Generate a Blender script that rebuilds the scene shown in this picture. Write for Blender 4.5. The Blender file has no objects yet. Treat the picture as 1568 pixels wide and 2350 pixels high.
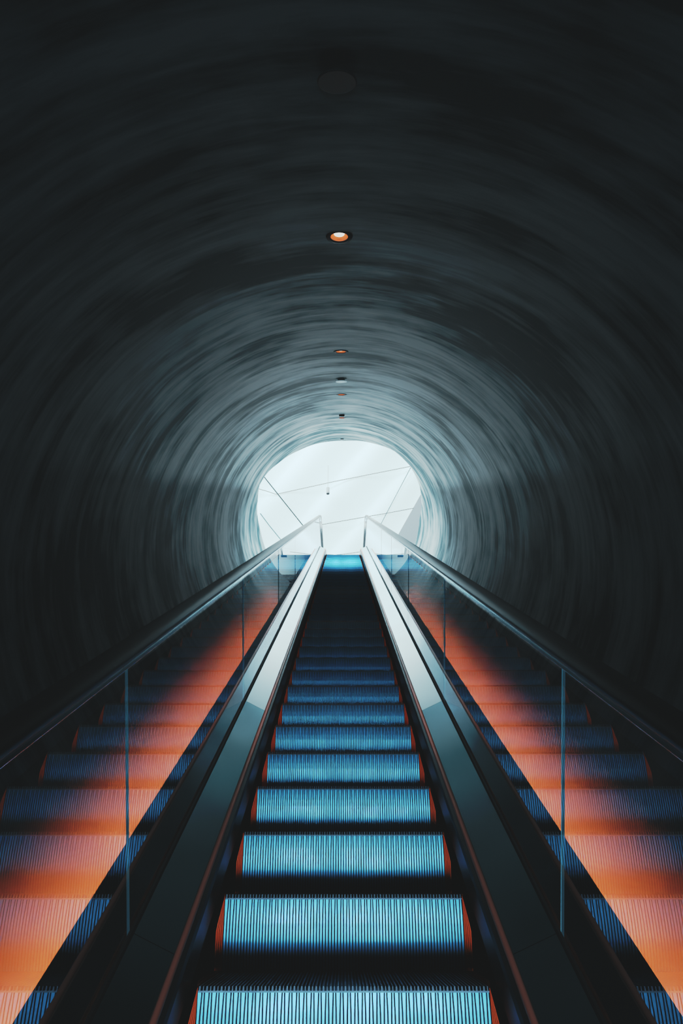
import bpy, math, random
from mathutils import Vector, Matrix
random.seed(4)
sc = bpy.context.scene
COL = sc.collection
PI = math.pi
INC = math.radians(30)
U = Vector((0, math.cos(INC), math.sin(INC)))      # up the incline
N = Vector((0, -math.sin(INC), math.cos(INC)))     # perpendicular to the incline
X = Vector((1, 0, 0))
F = 1567.0
HN = 1.413                                          # eye above the line of step noses
ORG = Vector((0, 0, 3.0))                           # camera position
def P(x, s, p): return ORG + X*x + U*s + N*p

# ------------------------------------------------------------------ materials
def new_mat(name):
    m = bpy.data.materials.new(name); m.use_nodes = True
    nt = m.node_tree; b = nt.nodes['Principled BSDF']
    return m, nt, b
def mat(name, col, rough=0.5, metal=0.0, spec=0.5, emit=None, es=0.0):
    m, nt, b = new_mat(name)
    b.inputs['Base Color'].default_value = (*col, 1)
    b.inputs['Roughness'].default_value = rough
    b.inputs['Metallic'].default_value = metal
    b.inputs['Specular IOR Level'].default_value = spec
    if emit:
        b.inputs['Emission Color'].default_value = (*emit, 1)
        b.inputs['Emission Strength'].default_value = es
    return m
def noisy_metal(name, c1, c2, r1, r2, scale=(1, 1, 1), sz=6, metal=1.0):
    m, nt, b = new_mat(name)
    tc = nt.nodes.new('ShaderNodeTexCoord'); mp = nt.nodes.new('ShaderNodeMapping')
    mp.inputs['Scale'].default_value = scale
    nz = nt.nodes.new('ShaderNodeTexNoise'); nz.inputs['Scale'].default_value = sz; nz.inputs['Detail'].default_value = 3
    cr = nt.nodes.new('ShaderNodeMix'); cr.data_type = 'RGBA'
    cr.inputs[6].default_value = (*c1, 1); cr.inputs[7].default_value = (*c2, 1)
    mr = nt.nodes.new('ShaderNodeMapRange'); mr.inputs[1].default_value = .3; mr.inputs[2].default_value = .7
    mr.inputs[3].default_value = r1; mr.inputs[4].default_value = r2
    L = nt.links.new
    L(tc.outputs['Object'], mp.inputs[0]); L(mp.outputs[0], nz.inputs['Vector'])
    L(nz.outputs['Fac'], cr.inputs[0]); L(cr.outputs[2], b.inputs['Base Color'])
    L(nz.outputs['Fac'], mr.inputs[0]); L(mr.outputs[0], b.inputs['Roughness'])
    b.inputs['Metallic'].default_value = metal
    return m
M = {}
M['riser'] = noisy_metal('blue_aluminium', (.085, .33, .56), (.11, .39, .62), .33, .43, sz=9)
M['groove'] = mat('dark_groove', (.006, .02, .032), .6)  # recess shade put into the colour of the groove floor
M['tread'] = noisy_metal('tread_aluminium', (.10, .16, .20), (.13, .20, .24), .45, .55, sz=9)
M['orange'] = noisy_metal('orange_plastic', (1.0, .105, .006), (1.0, .13, .008), .4, .5, sz=12, metal=0)
M['orange'].node_tree.nodes['Principled BSDF'].inputs['Specular IOR Level'].default_value = .2
M['steel'] = noisy_metal('brushed_steel', (.38, .62, .68), (.42, .66, .72), .13, .20, sz=2)
M['satin'] = noisy_metal('satin_steel', (.72, .82, .86), (.78, .87, .9), .19, .23, sz=2)
M['skirt'] = noisy_metal('skirt_panel_black', (.012, .016, .018), (.02, .025, .028), .34, .40, sz=5, metal=0)
M['bead'] = mat('copper_bead', (1.0, .42, .30), .35, .2)
M['guide'] = noisy_metal('polished_guide', (.55, .72, .8), (.62, .78, .85), .12, .2, sz=7)
M['rubber'] = mat('black_rubber', (.006, .009, .010), .30, 0, .22)
M['gasket'] = mat('black_gasket', (.008, .009, .01), .6)
M['darkdeck'] = noisy_metal('dark_outer_deck', (.012, .016, .018), (.02, .025, .028), .4, .5, sz=5, metal=0)
M['truss'] = mat('black_truss', (.006, .007, .008), .9, 0, 0)
M['edge'] = mat('glass_edge', (.25, .5, .6), .25, 0, .6, (.15, .42, .52), .3)  # emission stands in for light carried through the glass to its edge
M['trimring'] = mat('fixture_ring', (.10, .12, .12), .6)
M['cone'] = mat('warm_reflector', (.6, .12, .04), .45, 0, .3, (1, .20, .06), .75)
M['bulb'] = mat('lamp_glow', (1, .9, .85), .4, 0, .5, (1, .84, .76), 2.2)
M['white'] = mat('self_lit_white_plastic', (.8, .85, .87), .5, 0, .5, (.75, .95, 1), .32)  # faint self-glow stands in for light falling on the white plastic
M['black'] = mat('black_plastic', (.01, .012, .014), .5)
M['led'] = mat('led_strip', (1, .5, .2), .5, 0, .5, (1.0, .30, .085), 26.0)
M['roomwhite'] = mat('room_white', (.8, .84, .85), .7)
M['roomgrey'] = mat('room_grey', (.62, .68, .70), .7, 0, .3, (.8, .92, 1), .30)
M['seam'] = mat('dark_joint', (.03, .07, .07), .7)
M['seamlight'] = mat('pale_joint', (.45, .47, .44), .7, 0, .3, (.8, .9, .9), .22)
M['post'] = mat('teal_post', (.10, .22, .25), .4, .5)
# glass
def glass_mat():
    m = bpy.data.materials.new('balustrade_glass'); m.use_nodes = True
    nt = m.node_tree; nt.nodes.clear(); L = nt.links.new
    out = nt.nodes.new('ShaderNodeOutputMaterial'); mix = nt.nodes.new('ShaderNodeMixShader')
    fr = nt.nodes.new('ShaderNodeFresnel'); fr.inputs['IOR'].default_value = 2.7
    mu = nt.nodes.new('ShaderNodeMath'); mu.operation = 'MULTIPLY'; mu.inputs[1].default_value = 1.35; mu.use_clamp = True
    tr = nt.nodes.new('ShaderNodeBsdfTransparent'); tr.inputs[0].default_value = (.90, .96, .97, 1)
    gl = nt.nodes.new('ShaderNodeBsdfGlossy'); gl.inputs['Roughness'].default_value = 0.0
    gl.inputs['Color'].default_value = (.95, .97, 1, 1)
    L(fr.outputs[0], mu.inputs[0]); L(mu.outputs[0], mix.inputs[0])
    L(tr.outputs[0], mix.inputs[1]); L(gl.outputs[0], mix.inputs[2]); L(mix.outputs[0], out.inputs[0])
    return m
M['glass'] = glass_mat()
def clear_mat():
    m = bpy.data.materials.new('glass_back'); m.use_nodes = True
    nt = m.node_tree; nt.nodes.clear()
    out = nt.nodes.new('ShaderNodeOutputMaterial'); tr = nt.nodes.new('ShaderNodeBsdfTransparent')
    nt.links.new(tr.outputs[0], out.inputs[0]); return m
M['clear'] = clear_mat()
# tunnel plaster: streaks run around the bore
def plaster():
    m, nt, b = new_mat('streaked_plaster'); L = nt.links.new
    uv = nt.nodes.new('ShaderNodeUVMap'); uv.uv_map = 'UVMap'
    def noise(sx, sy, det, off):
        mp = nt.nodes.new('ShaderNodeMapping'); mp.inputs['Scale'].default_value = (sx, sy, 1); mp.inputs['Location'].default_value = (off, off*1.7, 0)
        nz = nt.nodes.new('ShaderNodeTexNoise'); nz.inputs['Scale'].default_value = 1; nz.inputs['Detail'].default_value = det; nz.inputs['Roughness'].default_value = .6
        nz.inputs['Distortion'].default_value = .25
        L(uv.outputs[0], mp.inputs[0]); L(mp.outputs[0], nz.inputs['Vector']); return nz
    n1 = noise(.45, 1.9, 6, 3); n2 = noise(1.0, .9, 3, 11); n3 = noise(1.2, 9, 5, 7)
    a = nt.nodes.new('ShaderNodeMath'); a.operation = 'MULTIPLY_ADD'; a.inputs[1].default_value = .48
    c = nt.nodes.new('ShaderNodeMath'); c.operation = 'MULTIPLY_ADD'; c.inputs[1].default_value = .26
    L(n1.outputs['Fac'], a.inputs[0])
    d = nt.nodes.new('ShaderNodeMath'); d.operation = 'MULTIPLY'; d.inputs[1].default_value = .26
    L(n3.outputs['Fac'], d.inputs[0]); L(d.outputs[0], a.inputs[2])
    L(n2.outputs['Fac'], c.inputs[0]); L(a.outputs[0], c.inputs[2])
    cr = nt.nodes.new('ShaderNodeValToRGB')
    e = cr.color_ramp.elements
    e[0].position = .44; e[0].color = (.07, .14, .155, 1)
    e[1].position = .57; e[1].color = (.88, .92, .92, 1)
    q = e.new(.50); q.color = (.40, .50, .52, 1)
    L(c.outputs[0], cr.inputs[0])
    sx = nt.nodes.new('ShaderNodeSeparateXYZ'); ab = nt.nodes.new('ShaderNodeMath'); ab.operation = 'ABSOLUTE'
    lo = nt.nodes.new('ShaderNodeMapRange'); lo.inputs[1].default_value = 4.15; lo.inputs[2].default_value = 4.65
    mx = nt.nodes.new('ShaderNodeMix'); mx.data_type = 'RGBA'
    sm = nt.nodes.new('ShaderNodeMix'); sm.data_type = 'RGBA'; sm.inputs[6].default_value = (.42, .44, .44, 1); sm.inputs[7].default_value = (.56, .57, .56, 1)
    L(uv.outputs[0], sx.inputs[0]); L(sx.outputs[0], ab.inputs[0]); L(ab.outputs[0], lo.inputs[0]); L(lo.outputs[0], mx.inputs[0])
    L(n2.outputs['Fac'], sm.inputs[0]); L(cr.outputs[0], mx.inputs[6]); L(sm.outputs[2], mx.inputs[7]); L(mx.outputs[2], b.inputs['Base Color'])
    b.inputs['Roughness'].default_value = .5
    sp = nt.nodes.new('ShaderNodeMapRange'); sp.inputs[1].default_value = .45; sp.inputs[2].default_value = .57; sp.inputs[3].default_value = .02; sp.inputs[4].default_value = .15
    L(c.outputs[0], sp.inputs[0]); L(sp.outputs[0], b.inputs['Specular IOR Level'])
    bp = nt.nodes.new('ShaderNodeBump'); bp.inputs['Strength'].default_value = .08; bp.inputs['Distance'].default_value = .02
    L(c.outputs[0], bp.inputs['Height']); L(bp.outputs[0], b.inputs['Normal'])
    return m
M['plaster'] = plaster()
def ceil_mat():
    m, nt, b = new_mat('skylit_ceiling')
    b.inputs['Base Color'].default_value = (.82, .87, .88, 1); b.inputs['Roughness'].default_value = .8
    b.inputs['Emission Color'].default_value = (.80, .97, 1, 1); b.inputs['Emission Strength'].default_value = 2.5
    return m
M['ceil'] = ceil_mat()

# ------------------------------------------------------------------ helpers
def tag(o, label=None, cat=None, group=None, kind=None):
    if label: o['label'] = label
    if cat: o['category'] = cat
    if group: o['group'] = group
    if kind: o['kind'] = kind
    return o
def empty(name, loc, parent=None):
    o = bpy.data.objects.new(name, None); COL.objects.link(o); o.empty_display_size = .1
    o['o'] = 0; del o['o']
    put(o, Vector(loc), parent); return o
WP = {}
def put(o, loc, parent):
    WP[o.name] = Vector(loc)
    if parent:
        o.parent = parent; o.location = Vector(loc) - WP[parent.name]
    else: o.location = loc
class MB:
    def __init__(s): s.v = []; s.f = []; s.mi = []
    def add(s, vs, fs, mi=0):
        b = len(s.v); s.v += [Vector(v) for v in vs]
        for f in fs: s.f.append([b+i for i in f]); s.mi.append(mi)
    def box(s, a, b, mi=0):
        (x0, y0, z0), (x1, y1, z1) = a, b
        s.add([(x0,y0,z0),(x1,y0,z0),(x1,y1,z0),(x0,y1,z0),(x0,y0,z1),(x1,y0,z1),(x1,y1,z1),(x0,y1,z1)],
              [(0,3,2,1),(4,5,6,7),(0,1,5,4),(1,2,6,5),(2,3,7,6),(3,0,4,7)], mi)
    def build(s, name, mats, parent=None, loc=None, smooth=False, world=True):
        """verts in world coords (world=True) are moved to be relative to loc"""
        if loc is None: loc = WP[parent.name] if parent else Vector((0, 0, 0))
        loc = Vector(loc)
        me = bpy.data.meshes.new(name)
        me.from_pydata([(v - loc) if world else v for v in s.v], [], s.f)
        for m in (mats if isinstance(mats, (list, tuple)) else [mats]): me.materials.append(m)
        for p, mi in zip(me.polygons, s.mi): p.material_index = mi; p.use_smooth = smooth
        me.update()
        o = bpy.data.objects.new(name, me); COL.objects.link(o)
        put(o, loc, parent)
        return o
# path along the balustrade: inclined, then a bend, then level
SB, RB, LEVEL = 18.35, .35, 2.3
def path(s, d):
    """(centre y,z) at arc position s for a line d above the nose line"""
    if s <= SB: return ORG + U*s + N*(d - HN)
    c = ORG + U*SB + N*(-HN - RB)
    arc = RB*INC
    if s <= SB + arc:
        a = INC - (s - SB)/RB
        return c + Vector((0, -math.sin(a), math.cos(a)))*(RB + d)
    return c + Vector((0, s - SB - arc, RB + d))
def samples(s0, s1, step=1.2):
    n = max(1, int((min(s1, SB) - s0)/step)) if s0 < SB else 0
    r = [s0 + (min(s1, SB) - s0)*i/n for i in range(n+1)] if n else [s0]
    if s1 > SB:
        arc = RB*INC
        for i in range(1, 9):
            t = SB + arc*i/8
            if s0 < t < s1: r.append(t)
        r.append(s1)
    return r
def sweep(mb, prof, s0, s1, side=1, closed=True, mi=0, step=1.2, dx0=0, dx1=0):
    ss = samples(s0, s1, step); n = len(prof); vs = []; fs = []
    for s in ss:
        k = (s - s0)/(s1 - s0); dx = dx0 + (dx1 - dx0)*k
        for (x, d) in prof:
            q = path(s, d); vs.append(Vector((side*(x+dx), q.y, q.z)))
    m = n if closed else n-1
    for i in range(len(ss)-1):
        for j in range(m):
            a = i*n + j; b = i*n + (j+1) % n
            f = (a, b, b+n, a+n)
            fs.append(f if side < 0 else f[::-1])
    if closed:
        f0 = list(range(n)); f1 = [len(vs)-n+i for i in range(n)]
        fs.append(f0[::-1] if side < 0 else f0); fs.append(f1 if side < 0 else f1[::-1])
    mb.add(vs, fs, mi)

# ------------------------------------------------------------------ escalator
base = P(0, -.8, -HN)
esc = empty('escalator', base)
tag(esc, 'long moving staircase with glass sides and orange-edged ridged steps climbing the tunnel', 'escalator')

NR = 80; HW = .423; PIT = 2*HW/NR; FW = .449
def step_meshes():
    # riser: ridges that flare in pairs under the nose
    rows = [0, .05, .12, .22, .35, .6, .8, 1.0]
    mb = MB(); RHT = .222
    def prof(t): return .004 + .034*t*t
    for i in range(NR):
        cx = -HW + PIT*(i + .5); vs = []
        for t in rows:
            k = min(1, t/.32); k = k*k*(3-2*k)
            wt = (.47 if i % 2 == 0 else .16)*(1-k) + .29*k      # half width of crest, in pitches
            sh = 0
            wb = min(.5, wt + .05)
            y = prof(t); z = -.012 - RHT*t; dep = .007
            for (dx, dy) in ((-wb, dep), (-wt, 0), (wt, 0), (wb, dep)):
                vs.append((cx + dx*PIT, y + dy, z))
        fs = []
        for r in range(len(rows)-1):
            for j in range(3): a = r*4 + j; fs.append((a, a+1, a+5, a+4)[::-1])
        fs.append((0, 1, 2, 3)); mb.add(vs, fs)
    vs = []
    for t in rows: vs += [(-HW, prof(t)+.0069, -.012-RHT*t), (HW, prof(t)+.0069, -.012-RHT*t)]
    mb.add(vs, [(2*r, 2*r+2, 2*r+3, 2*r+1) for r in range(len(rows)-1)], 1)
    riser = mb
    # tread
    tb = MB(); DEP = .405
    tb.box((-HW, .004, -.016), (HW, DEP+.02, -.0115))
    for i in range(NR):
        cx = -HW + PIT*(i+.5); w = PIT*(.20 if i % 2 == 0 else .13)
        z0, z1 = -.0115, 0
        tb.add([(cx-w*1.3, 0, z0), (cx+w*1.3, 0, z0), (cx+w, .001, z1), (cx-w, .001, z1),
                (cx-w*1.3, DEP, z0), (cx+w*1.3, DEP, z0), (cx+w, DEP, z1), (cx-w, DEP, z1)],
               [(0,1,2,3), (1,5,6,2), (2,6,7,3), (3,7,4,0), (5,4,7,6)])
    # orange strips
    strips = []
    for sd in (-1, 1):
        rb = MB(); rr = [0, .12, .25, .38, .48, .75, 1.0]
        for r in range(4):
            vs = []
            for t in rr:
                w = (FW-HW)*min(1, .04 + t/.48)
                a = HW + .001 + w*r/4; b = HW + .001 + w*(r+1)/4; g = w/4*.16
                y = prof(t); z = -.004 - (RHT+.006)*t
                vs += [(sd*a, y+.004, z), (sd*(a+g), y, z), (sd*(b-g), y, z), (sd*b, y+.004, z)]
            fs = []
            for k in range(len(rr)-1):
                for j in range(3):
                    q = k*4+j; f = (q, q+1, q+5, q+4); fs.append(f[::-1] if sd > 0 else f)
            rb.add(vs, fs)
        t2 = MB(); rr2 = [0, .06, .14, .4]
        for r in range(4):
            vs = []
            for y in rr2:
                w = (FW-HW)*min(1, .04 + y/.14)
                a = HW + .001 + w*r/4; b = HW + .001 + w*(r+1)/4; g = w/4*.16
                vs += [(sd*a, y, -.004), (sd*(a+g), y, .001), (sd*(b-g), y, .001), (sd*b, y, -.004)]
            fs = []
            for k in range(len(rr2)-1):
                for j in range(3):
                    q = k*4+j; f = (q, q+1, q+5, q+4); fs.append(f if sd > 0 else f[::-1])
            t2.add(vs, fs)
        strips.append((rb, t2))
    return riser, tb, strips
riser_mb, tread_mb, strips = step_meshes()
S0 = 1.959; PITCH = .4/math.cos(INC)
proto = empty('step', P(0, S0 - 3*PITCH, -HN), esc)
def part(mb, name, m): return mb.build(name, m, proto, WP[proto.name], world=False)
kids = [part(tread_mb, 'tread', M['tread']), part(riser_mb, 'riser', [M['riser'], M['groove']])]
for rb, t2 in strips:
    for mb, nm in ((rb, 'riser_edge_strip'), (t2, 'tread_edge_strip')):
        o = part(mb, nm, M['orange']); o['label'] = 'ridged orange safety edge'; kids.append(o)
top_nose = P(0, S0 + 34*PITCH, -HN)
pos = [P(0, S0 + k*PITCH, -HN) for k in range(-2, 35)]
z = top_nose.copy()
for dz in (.12, .03, 0):
    z = z + Vector((0, .4, dz)); pos.append(z.copy())
for q in pos:
    r = proto.copy(); COL.objects.link(r); r.parent = esc; r.location = q - WP[esc.name]; WP[r.name] = q
    for c in kids:
        d = c.copy(); COL.objects.link(d); d.parent = r; d.location = (0, 0, 0)
land_z = z.z
land_y = z.y + .02

# truss under the steps
mb = MB()
sweep(mb, [(-.62, -.34), (.62, -.34), (.62, -.40), (-.62, -.40)], -.8, 17.2)
mb.build('truss_pan', M['truss'], esc)

JOINTS = [-.8, 1.955, 4.24, 6.6, 8.9, 11.2, 13.5, 15.8, 18.1, SB + RB*INC + LEVEL]
END = JOINTS[-1]
UG, UGA = 190, math.radians(50)
for side in (-1, 1):
    bal = empty('balustrade', P(side*.622, -.8, -HN), esc)
    gx = .621 if side < 0 else .629
    ox = .800 if side < 0 else .828
    rnd = random.Random(5 + side)
    for a, b in zip(JOINTS[:-1], JOINTS[1:]):
        mb = MB(); g = .002
        j0, j1 = rnd.uniform(-.0015, .0015), rnd.uniform(-.0015, .0015)
        D0, D1 = .135, .943
        sweep(mb, [(gx, D0), (gx, D1)], a+g, b-g, side, closed=False, mi=0, dx0=j0, dx1=j1)
        v_ = [mb.v[i] for i in mb.f[0]]
        if (v_[1]-v_[0]).cross(v_[2]-v_[1]).x*side > 0: mb.f = [f[::-1] for f in mb.f]      # face the steps
        sweep(mb, [(gx+.008, D1), (gx+.008, D0)], a+g, b-g, side, closed=False, mi=1, dx0=j0, dx1=j1)
        for s_, jj in ((a+g, j0), (b-g, j1)):       # polished end edges
            q0, q1 = path(s_, D0), path(s_, D1)
            mb.add([(side*(gx+jj), q0.y, q0.z), (side*(gx+.008+jj), q0.y, q0.z), (side*(gx+.008+jj), q1.y, q1.z), (side*(gx+jj), q1.y, q1.z)], [(0, 1, 2, 3)], 2)
        o = mb.build('glass_panel', [M['glass'], M['clear'], M['edge']], bal)
        # inner deck plate, one per glass panel
        mb = MB(); g = .0015
        sweep(mb, [(.488, .088), (.492, .097), (gx-.014, .157), (gx-.010, .152), (gx-.010, .04), (.488, .04)], a+g, b-g, side, step=2.5)
        mb.build('inner_deck_plate', M['steel' if b < 4.3 else 'satin'], bal)
    mb = MB()
    sweep(mb, [(gx-.011, .150), (gx-.009, .164), (gx-.0015, .167), (gx-.0015, .12), (gx-.012, .12)], -.8, END, side)
    o = mb.build('glass_gasket', M['gasket'], bal); o['label'] = 'thin black gasket along the foot of the glass'
    mb = MB(); pr = [(.481 + .0105*math.cos(t), .092 + .0105*math.sin(t)) for t in [2*PI*i/12 for i in range(12)]]
    sweep(mb, pr, -.8, END, side); o = mb.build('deck_bead', M['bead'], bal, smooth=True); o['label'] = 'thin rounded copper-toned bead'
    mb = MB()
    sweep(mb, [(.457, .060), (.462, .074), (.473, .082), (.476, .076), (.466, .066), (.462, -.03), (.456, -.03)], -.8, END, side)
    mb.build('skirt_panel', M['skirt'], bal)
    mb = MB()
    sweep(mb, [(.455, -.03), (.464, -.03), (.464, -.33), (.455, -.33)], -.8, END, side)
    mb.build('lower_skirt', M['truss'], bal)
    mb = MB()
    sweep(mb, [(gx+.0135, .16), (ox-.006, .158), (ox, .150), (ox, -.064), (ox-.008, -.064), (ox-.008, .13), (gx+.0135, .13)], -.8, END, side)
    mb.build('outer_deck', M['darkdeck'], bal)
    mb = MB()
    sweep(mb, [(.60, .03), (.63, .03), (.63, -.45), (.60, -.45)], -.8, 17.4, side)
    mb.build('truss_side', M['truss'], bal)
    # handrail guide + handrail
    mb = MB()
    gc = gx + .006
    sweep(mb, [(gc-.016, .936), (gc-.013, .932), (gc-.010, .936), (gc-.010, .950), (gc-.018, .958), (gc-.018, .968), (gc+.018, .968), (gc+.018, .958), (gc+.010, .950), (gc+.010, .936), (gc+.013, .932), (gc+.016, .936), (gc+.016, .946), (gc+.016, .955), (gc-.016, .955), (gc-.016, .946)][:12], -.8, SB + .15, side, step=.6)
    mb.build('handrail_guide', M['guide'], bal)
    mb = MB(); pr = []
    for i in range(17):
        t = PI*(-.18) + PI*1.36*i/16
        pr.append((gc + .040*math.copysign(abs(math.cos(t))**.8, math.cos(t)), .978 + .026*math.sin(t)))
    pr += [(gc-.020, .966), (gc+.020, .966)]
    sweep(mb, pr, -.8, END, side, step=.6)
    o = mb.build('handrail', M['rubber'], bal, smooth=True); o['label'] = 'black rubber handrail'
    # led channel tucked under the outer deck, with its long lamp
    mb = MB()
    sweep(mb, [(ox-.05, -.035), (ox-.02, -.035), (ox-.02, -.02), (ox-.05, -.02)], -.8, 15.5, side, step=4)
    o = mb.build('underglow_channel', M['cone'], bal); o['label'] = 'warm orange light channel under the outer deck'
    l = bpy.data.lights.new('underglow', 'AREA'); l.shape = 'RECTANGLE'; l.size = 16.3; l.size_y = .03
    l.energy = UG; l.color = (1, .19, .062); l.spread = math.radians(76)
    lo = bpy.data.objects.new('underglow', l); COL.objects.link(lo)
    zd = -(X*side*math.cos(UGA) - N*math.sin(UGA)); xd = U; yd = zd.cross(xd)
    lo.matrix_world = Matrix.Translation(P(side*(ox-.035), 7.35, -HN - .045)) @ Matrix((xd, yd, zd)).transposed().to_4x4()

# ------------------------------------------------------------------ tunnel
R, CP = 2.1, -.57
FIX = [('light', 3.985), ('light', 7.07), ('light', 9.95), ('light', 12.75)]
XC = -.02
rimpx = [(600,1225),(592,1150),(597,1112),(612,1088),(650,1055),(700,1028),(760,1013),(790,1012),(850,1016),(905,1035),(940,1068),(962,1110),(968,1150),(963,1195),(955,1240)]
VX, VY = 788.0, 1147.0
rim = []
for (px, py) in rimpx:      # where the bore is cut by the mouth
    dx, dy = (px-VX)/F, (VY-py)/F
    a = dx*dx + dy*dy; b = -2*dy*CP; c = CP*CP - R*R
    k = (-b + math.sqrt(b*b - 4*a*c))/(2*a)
    rim.append((math.atan2(dx*k, dy*k - CP), k))
rim.sort()
def rim_s(t):
    if t <= rim[0][0]: return rim[0][1] + (rim[0][0]-t)*.6
    if t >= rim[-1][0]: return rim[-1][1] + (t-rim[-1][0])*.2
    for (a, sa), (b, sb) in zip(rim[:-1], rim[1:]):
        if a <= t <= b:
            u = (t-a)/(b-a); u = u*u*(3-2*u)*.4 + u*.6
            return sa + (sb-sa)*u
hole_s = []
for k, s in FIX: hole_s += [s-.048, s+.048]
ts = sorted([PI*(-1 + 2*i/112) for i in range(113) if abs(PI*(-1 + 2*i/112)) > .03] + [(XC-.048)/R, (XC+.048)/R, .04, -.055])
ss = sorted([-5 + .5*i for i in range(int(20/.5))] + hole_s)
ss = [s for s in ss if s <= 15.0]
def wall_pt(t, s, r=R):
    return P(r*math.sin(t), s, CP + r*math.cos(t))
NE = 8
verts = []; uvs = []; idx = {}
cols = len(ss) + NE + 4
for i, t in enumerate(ts):
    e = rim_s(t)
    row = list(ss) + [15.0 + (e-15.0)*(j+1)/NE for j in range(NE)]
    for j, s in enumerate(row):
        verts.append(wall_pt(t, s)); uvs.append((t*R, s))
    for j in range(4):      # rounded lip opening out into the hall
        a = PI/2*(j+1)/4
        verts.append(wall_pt(t, e + .10*math.sin(a), R + .10*(1-math.cos(a)))); uvs.append((t*R, e + .1*math.sin(a)))
faces = []
for i in range(len(ts)-1):
    for j in range(cols-1):
        if j < len(ss)-1:
            sm = (ss[j]+ss[j+1])/2; tm = (ts[i]+ts[i+1])/2*R
            if abs(tm - XC) < .047 and any(abs(sm-s) < .047 for _, s in FIX): continue
        a = i*cols + j; faces.append((a, a+cols, a+cols+1, a+1))
me = bpy.data.meshes.new('tunnel'); me.from_pydata(verts, [], faces)
ul = me.uv_layers.new(name='UVMap')
for lp in me.loops: ul.data[lp.index].uv = uvs[lp.vertex_index]
for p in me.polygons: p.use_smooth = True
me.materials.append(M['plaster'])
tun = bpy.data.objects.new('wall_tunnel', me); COL.objects.link(tun)
tag(tun, 'dark streaked plaster tunnel vault around the escalator', 'tunnel', kind='structure')

# unseen plate added behind the camera, its opening shapes the lower daylight
mb = MB()
OX, OT, OB = .62, 1.48, -1.75
for (x0, x1, p0, p1) in ((-4, -OX, -4, 3), (OX, 4, -4, 3), (-OX, OX, OT, 3), (-OX, OX, -4, OB)):
    mb.add([P(x0, -5, p0), P(x1, -5, p0), P(x1, -5, p1), P(x0, -5, p1)], [(0, 1, 2, 3)])
o = mb.build('lower_light_baffle', M['truss']); tag(o, kind='structure')

# ------------------------------------------------------------------ ceiling fixtures
def frame_obj(o, s, x=XC, pm=0.0, tilt=0):
    t = x/R
    o.matrix_world = Matrix.Translation(wall_pt(t, s, R - pm)) @ Matrix.Rotation(INC + tilt, 4, 'X')
    WP[o.name] = o.location.copy()
def ring(mb, prof, n=40, mi=0):
    vs = []; fs = []
    for i in range(n):
        a = 2*PI*i/n
        for (r, z_) in prof: vs.append((r*math.cos(a), r*math.sin(a), z_))
    m = len(prof)
    for i in range(n):
        for j in range(m-1):
            a = i*m+j; b = ((i+1) % n)*m+j; fs.append((a, b, b+1, a+1))
    mb.add(vs, fs, mi)
def local(mb, name, m, parent, smooth=False):
    o = mb.build(name, m, None, Vector((0, 0, 0)), smooth=smooth, world=False)
    o.parent = parent; o.location = (0, 0, 0); return o
mb_r = MB(); ring(mb_r, [(.078, .004), (.076, -.003), (.055, -.006), (.0515, -.004), (.0505, .0)])
mb_c = MB(); ring(mb_c, [(.0505, .0), (.050, .010), (.046, .028), (.040, .045), (.0001, .048)])
mb_b = MB(); ring(mb_b, [(.035, .044), (.034, .024), (.030, .014), (.018, .008), (.0001, .006)])
labels = ['glowing round downlight with a bright lamp showing, nearest lit one overhead',
          'orange recessed downlight in the vault, just above the pale disc detector in the photo',
          'small orange recessed downlight in the vault, just below the pale disc detector in the photo',
          'tiny faint orange downlight just below the small black box near the tunnel mouth']
first = None
for (k, s), lb in zip(FIX, labels):
    if first is None:
        root = empty('recessed_downlight', (0, 0, 0))
        ks = [local(mb_r, 'trim_ring', M['trimring'], root, True), local(mb_c, 'reflector', M['cone'], root, True), local(mb_b, 'lamp', M['bulb'], root, True)]
        ks[1]['label'] = 'orange glowing reflector cup'
        first = root
    else:
        root = first.copy(); COL.objects.link(root)
        for c in ks:
            d = c.copy(); COL.objects.link(d); d.parent = root
    tag(root, lb, 'downlight', 'recessed downlights along the crown of the vault')
    frame_obj(root, s, pm=.005 if s < 5 else .001, tilt=-math.radians(8 if s < 5 else 1))
def detector(s, r, h, lb, face, body, name='smoke_detector', cat='detector', x=XC):
    root = empty(name, (0, 0, 0)); tag(root, lb, cat)
    m1 = MB(); ring(m1, [(.0001, .006), (r*.62, .006), (r*.62, -h*.7), (.0001, -h*.7)]); local(m1, 'mount', body, root)
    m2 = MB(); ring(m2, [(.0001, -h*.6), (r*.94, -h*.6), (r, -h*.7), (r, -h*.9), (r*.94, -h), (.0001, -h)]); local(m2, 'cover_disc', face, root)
    frame_obj(root, s, x)
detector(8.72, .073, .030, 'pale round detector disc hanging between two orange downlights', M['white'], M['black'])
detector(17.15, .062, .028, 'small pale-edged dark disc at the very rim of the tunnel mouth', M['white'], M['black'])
detector(2.50, .072, .020, 'dark unlit disc fixture high on the black vault, nearest the camera', M['trimring'], M['black'], 'ceiling_fixture', 'fixture')
# small black box (sensor)
root = empty('ceiling_sensor', (0, 0, 0)); tag(root, 'small black box on the vault just above the tiny farthest downlight', 'sensor')
m1 = MB(); m1.box((-.048, -.04, -.030), (.048, .04, .004)); local(m1, 'housing', M['black'], root)
m1 = MB(); m1.box((-.034, -.044, -.022), (.034, -.040, -.008)); local(m1, 'lens', M['trimring'], root)
frame_obj(root, 12.35)

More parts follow.
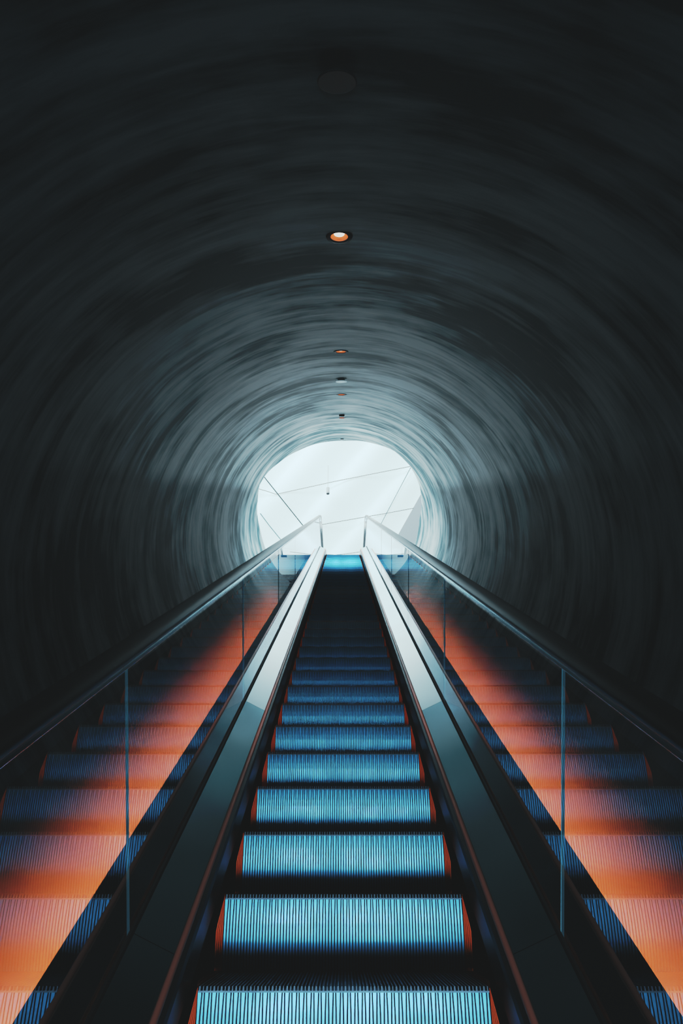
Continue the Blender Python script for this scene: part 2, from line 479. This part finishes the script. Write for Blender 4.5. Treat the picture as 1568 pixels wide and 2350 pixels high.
# ------------------------------------------------------------------ camera
cam = bpy.data.cameras.new('camera'); co = bpy.data.objects.new('camera', cam); COL.objects.link(co)
cam.sensor_fit = 'VERTICAL'; cam.sensor_height = 36; cam.lens = F/2350*36
cam.clip_start = .02; cam.clip_end = 200
co.location = ORG
pitch = INC - math.atan((1175-VY)/F); yaw = math.atan((VX-784)/F)
co.rotation_euler = (PI/2 + pitch, 0, yaw)
sc.camera = co
bpy.context.view_layer.update()
CR = co.rotation_euler.to_matrix()
def ray(px, py): return (CR @ Vector((px-784, 1175-py, -F))).normalized()

# ------------------------------------------------------------------ upper hall
# folded skylit ceiling that slopes down behind the landing
CN = (-U*.92 + N*.0 + Vector((0, 0, -.25))).normalized()      # faces back down to the landing
C0 = P(0, 24.5, 0)
def oncl(px, py, off=0.0):
    d = ray(px, py); k = (C0 - ORG).dot(CN)/d.dot(CN); return ORG + d*k + CN*off
cx = X; cy = CN.cross(cx).normalized()
if cy.z < 0: cy = -cy
bdir = (oncl(846, 1016) - oncl(690, 1197)).normalized()        # direction of the folds
bper = bdir.cross(CN).normalized()
if bper.x < 0: bper = -bper
per = abs((oncl(900, 1107) - oncl(765, 1107)).dot(bper))
ph = oncl(765, 1107).dot(bper)
mb = MB(); nx, ny = 160, 120; W_, H_ = 9.0, 7.5
grid = []
for j in range(ny+1):
    for i in range(nx+1):
        q = C0 + cx*(-W_ + 2*W_*i/nx) + cy*(-H_ + 2*H_*j/ny)
        u = ((q.dot(bper) - ph)/per) % 1.0
        hgt = .30*(1 - math.cos(2*PI*(u**.6)))/2
        grid.append(q + CN*hgt)
mb.add(grid, [(j*(nx+1)+i, j*(nx+1)+i+1, (j+1)*(nx+1)+i+1, (j+1)*(nx+1)+i) for j in range(ny) for i in range(nx)])
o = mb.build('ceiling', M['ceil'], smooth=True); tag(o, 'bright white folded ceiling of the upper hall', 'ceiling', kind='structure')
def seam(n, pts, w, m, off=.34):
    mb = MB(); vs = []
    for i, p in enumerate(pts):
        q = oncl(*p, off); a = oncl(*pts[max(0, i-1)], off); b = oncl(*pts[min(len(pts)-1, i+1)], off)
        t = (b-a).normalized().cross(CN).normalized()*w/2
        vs += [q - t, q + t, q - t + CN*.02, q + t + CN*.02]
    fs = []
    for i in range(len(pts)-1):
        a = 4*i; fs += [(a+2, a+3, a+7, a+6), (a, a+2, a+6, a+4), (a+3, a+1, a+5, a+7)]
    mb.add(vs, fs)
    o = mb.build('trim_%d' % n, m); tag(o, 'thin joint line across the white upper ceiling', 'trim', kind='structure')
seam(1, [(560,1108),(612,1122),(636,1130),(768,1101),(944,1066),(1010,1052)], .022, M['seamlight'])
seam(2, [(700,1206),(743,1198),(828,1183),(886,1173),(944,1162),(1000,1150)], .022, M['seamlight'])
seam(3, [(590,1066),(614,1097),(697,1201),(720,1230)], .028, M['seam'])
seam(4, [(960,1034),(942,1067),(886,1173),(870,1204)], .018, M['post'])
seam(5, [(600,1173),(620,1200),(650,1237)], .022, M['post'])
seam(6, [(640,1250),(680,1256),(722,1264),(770,1268),(830,1260)], .02, M['seamlight'])
# grey return wall on the right, standing in front of the ceiling
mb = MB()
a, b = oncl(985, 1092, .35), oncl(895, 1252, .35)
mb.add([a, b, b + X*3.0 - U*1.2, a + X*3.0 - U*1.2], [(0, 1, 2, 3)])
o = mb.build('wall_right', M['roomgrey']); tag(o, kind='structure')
# landing floor and comb
mb = MB()
mb.box((-5, land_y + .41, land_z - .2), (5, 24.0, land_z - .002))
o = mb.build('floor', M['roomwhite']); tag(o, 'white landing floor', 'floor', kind='structure')
mb = MB(); mb.box((-.452, land_y + .02 + .38, land_z-.012), (.452, land_y + 1.0, land_z + .006))
for i in range(NR):
    x = -HW + PIT*(i+1)
    mb.add([(x-.0015, land_y+.34, land_z-.003), (x+.0015, land_y+.34, land_z-.003), (x+.003, land_y+.40, land_z+.006), (x-.003, land_y+.40, land_z+.006)], [(0, 1, 2, 3)])
mb.build('comb_plate', M['steel'], esc)
# pendant spot on the hall ceiling
q = oncl(754, 1122, .9)
root = empty('pendant_spotlight', q); tag(root, 'small white cylinder light with a black mouth under the bright upper ceiling', 'spotlight')
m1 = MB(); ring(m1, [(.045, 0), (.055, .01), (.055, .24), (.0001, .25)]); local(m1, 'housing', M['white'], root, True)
m1 = MB(); ring(m1, [(.055, .01), (.054, -.004), (.040, -.002), (.0001, .008)]); local(m1, 'black_mouth', M['black'], root)
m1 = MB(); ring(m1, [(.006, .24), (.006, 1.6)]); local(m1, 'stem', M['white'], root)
# guard posts at the tunnel mouth
for sd, pxx, lb in ((-1, 648, 'short teal post behind the left handrail at the top landing'), (1, 923, 'short teal post behind the right handrail at the top landing')):
    r_ = ray(pxx, 1275); k = 17.95/r_.dot(U); q = ORG + r_*k
    root = empty('guard_post', q); tag(root, lb, 'post')
    m1 = MB(); m1.box((-.02, -.02, -.02), (.02, .02, .26)); local(m1, 'upright', M['post'], root)
    m1 = MB(); m1.box((-.03 if sd > 0 else -.03, -.04, -.03), (.12, .04, -.0)) if sd < 0 else m1.box((-.12, -.04, -.03), (.03, .04, 0)); local(m1, 'foot_plate', M['post'], root)

# ------------------------------------------------------------------ lights
def area(name, loc, target, sx, sy, power, col, spread=180):
    l = bpy.data.lights.new(name, 'AREA'); l.shape = 'RECTANGLE'; l.size = sx; l.size_y = sy
    l.energy = power; l.color = col; l.spread = math.radians(spread)
    o = bpy.data.objects.new(name, l); COL.objects.link(o); o.location = loc
    o.rotation_euler = (Vector(target) - Vector(loc)).to_track_quat('-Z', 'Y').to_euler(); return o
area('lower_hall_daylight', P(0, -8.5, 2.0), P(0, 1.7, -1.41), 1.0, 1.8, 11, (.86, .92, 1.0), 21)
area('lower_riser_fill', P(0, -3.2, 1.05), P(0, 2.2, -1.5), .8, .9, .22, (.8, .9, 1.0), 60)  # added unseen lamp, softens the shadow edge on the near risers
area('lower_wall_fill', P(0, -4.8, -.4), P(0, 5, -.4), 1.6, .8, 30, (.5, .78, 1.0), 170)  # added cool fill behind the camera, lifts the dark side walls
area('upper_ceiling_fill', P(-3.5, 17.3, 4.2), P(0, 24, 0), 6, 2, 700, (.85, .95, 1.0), 150)  # added lamp hidden above the tunnel, lights the ceiling folds from one side
area('mouth_fill', P(0, 19.6, 2.9), P(0, 12.5, -1.0), 3.6, 1.2, 500, (.80, .95, 1.0), 120)  # added lamp hidden above the rim, brightens decks and lower walls
area('landing_fill', P(0, 20.0, -1.80), P(0, 16.4, .9), 3.0, .3, 32, (.82, .96, 1.0), 78)  # added lamp hidden behind the top steps, brightens the vault near the mouth
for sd in (-1, 1): area('landing_side_fill', P(sd*1.7, 20.0, -1.70), P(-sd*2.0, 14.4, -.1), 1.0, .12, 40, (.86, .97, 1.0), 58)  # added hidden pair, brightens the side walls inside the mouth
for (k, s), e in zip(FIX, (55, 45, 25, 6)):
    l = bpy.data.lights.new('downlight_beam', 'SPOT'); l.energy = e; l.color = (1, .34, .16); l.spot_size = math.radians(42); l.spot_blend = .8; l.shadow_soft_size = .02
    o = bpy.data.objects.new('downlight_beam', l); COL.objects.link(o); o.location = P(XC, s, 1.53 - .03)
    o.rotation_euler = (Vector(P(0, s + .25, -HN)) - o.location).to_track_quat('-Z', 'Y').to_euler()
l = bpy.data.lights.new('upper_step_fill', 'SPOT'); l.energy = 400; l.color = (.6, .9, 1); l.spot_size = math.radians(120); l.spot_blend = 1; l.shadow_soft_size = .03  # added spot with no fixture, brightens the topmost risers
o = bpy.data.objects.new('upper_step_fill', l); COL.objects.link(o); o.location = P(XC, 13.6, 1.42)
o.rotation_euler = (Vector(P(0, 16.8, -HN)) - o.location).to_track_quat('-Z', 'Y').to_euler()
w = bpy.data.worlds.new('world'); sc.world = w; w.use_nodes = True
w.node_tree.nodes['Background'].inputs[0].default_value = (.35, .55, .65, 1)
w.node_tree.nodes['Background'].inputs[1].default_value = .008

# ------------------------------------------------------------------ render look
sc.view_settings.view_transform = 'Standard'; sc.view_settings.look = 'None'
sc.view_settings.exposure = 0; sc.view_settings.gamma = 1
sc.view_settings.use_curve_mapping = True
cm = sc.view_settings.curve_mapping
cm.white_level = (4, 4, 4)
XY = ((.015, .030), (.05, .142), (.125, .42), (.225, .58), (.35, .66), (.6, .75))
GR = ((.0080, (.78, .84, .90, .96, .98, .98), .87), (.0086, (.95, 1.01, 1.02, 1.02, 1.03, 1.04), .91), (.0086, (1.0, 1.08, 1.06, 1.03, 1.03, 1.04), .93))
for i, (lift, ks, top) in enumerate(GR):
    c = cm.curves[i]; c.points[0].location = (0, lift); c.points[1].location = (1, top)
    for (x_, y_), k_ in zip(XY, ks): c.points.new(x_, y_*k_)
    for pt_ in c.points: pt_.handle_type = 'VECTOR' if pt_.location.x < .03 else 'AUTO'
cm.update()
cy_ = sc.cycles
cy_.use_denoising = True
cy_.max_bounces = 7; cy_.diffuse_bounces = 0; cy_.glossy_bounces = 4; cy_.transparent_max_bounces = 12
cy_.caustics_reflective = False; cy_.caustics_refractive = False
cy_.sample_clamp_indirect = 4
cy_.use_adaptive_sampling = True; cy_.adaptive_threshold = .03
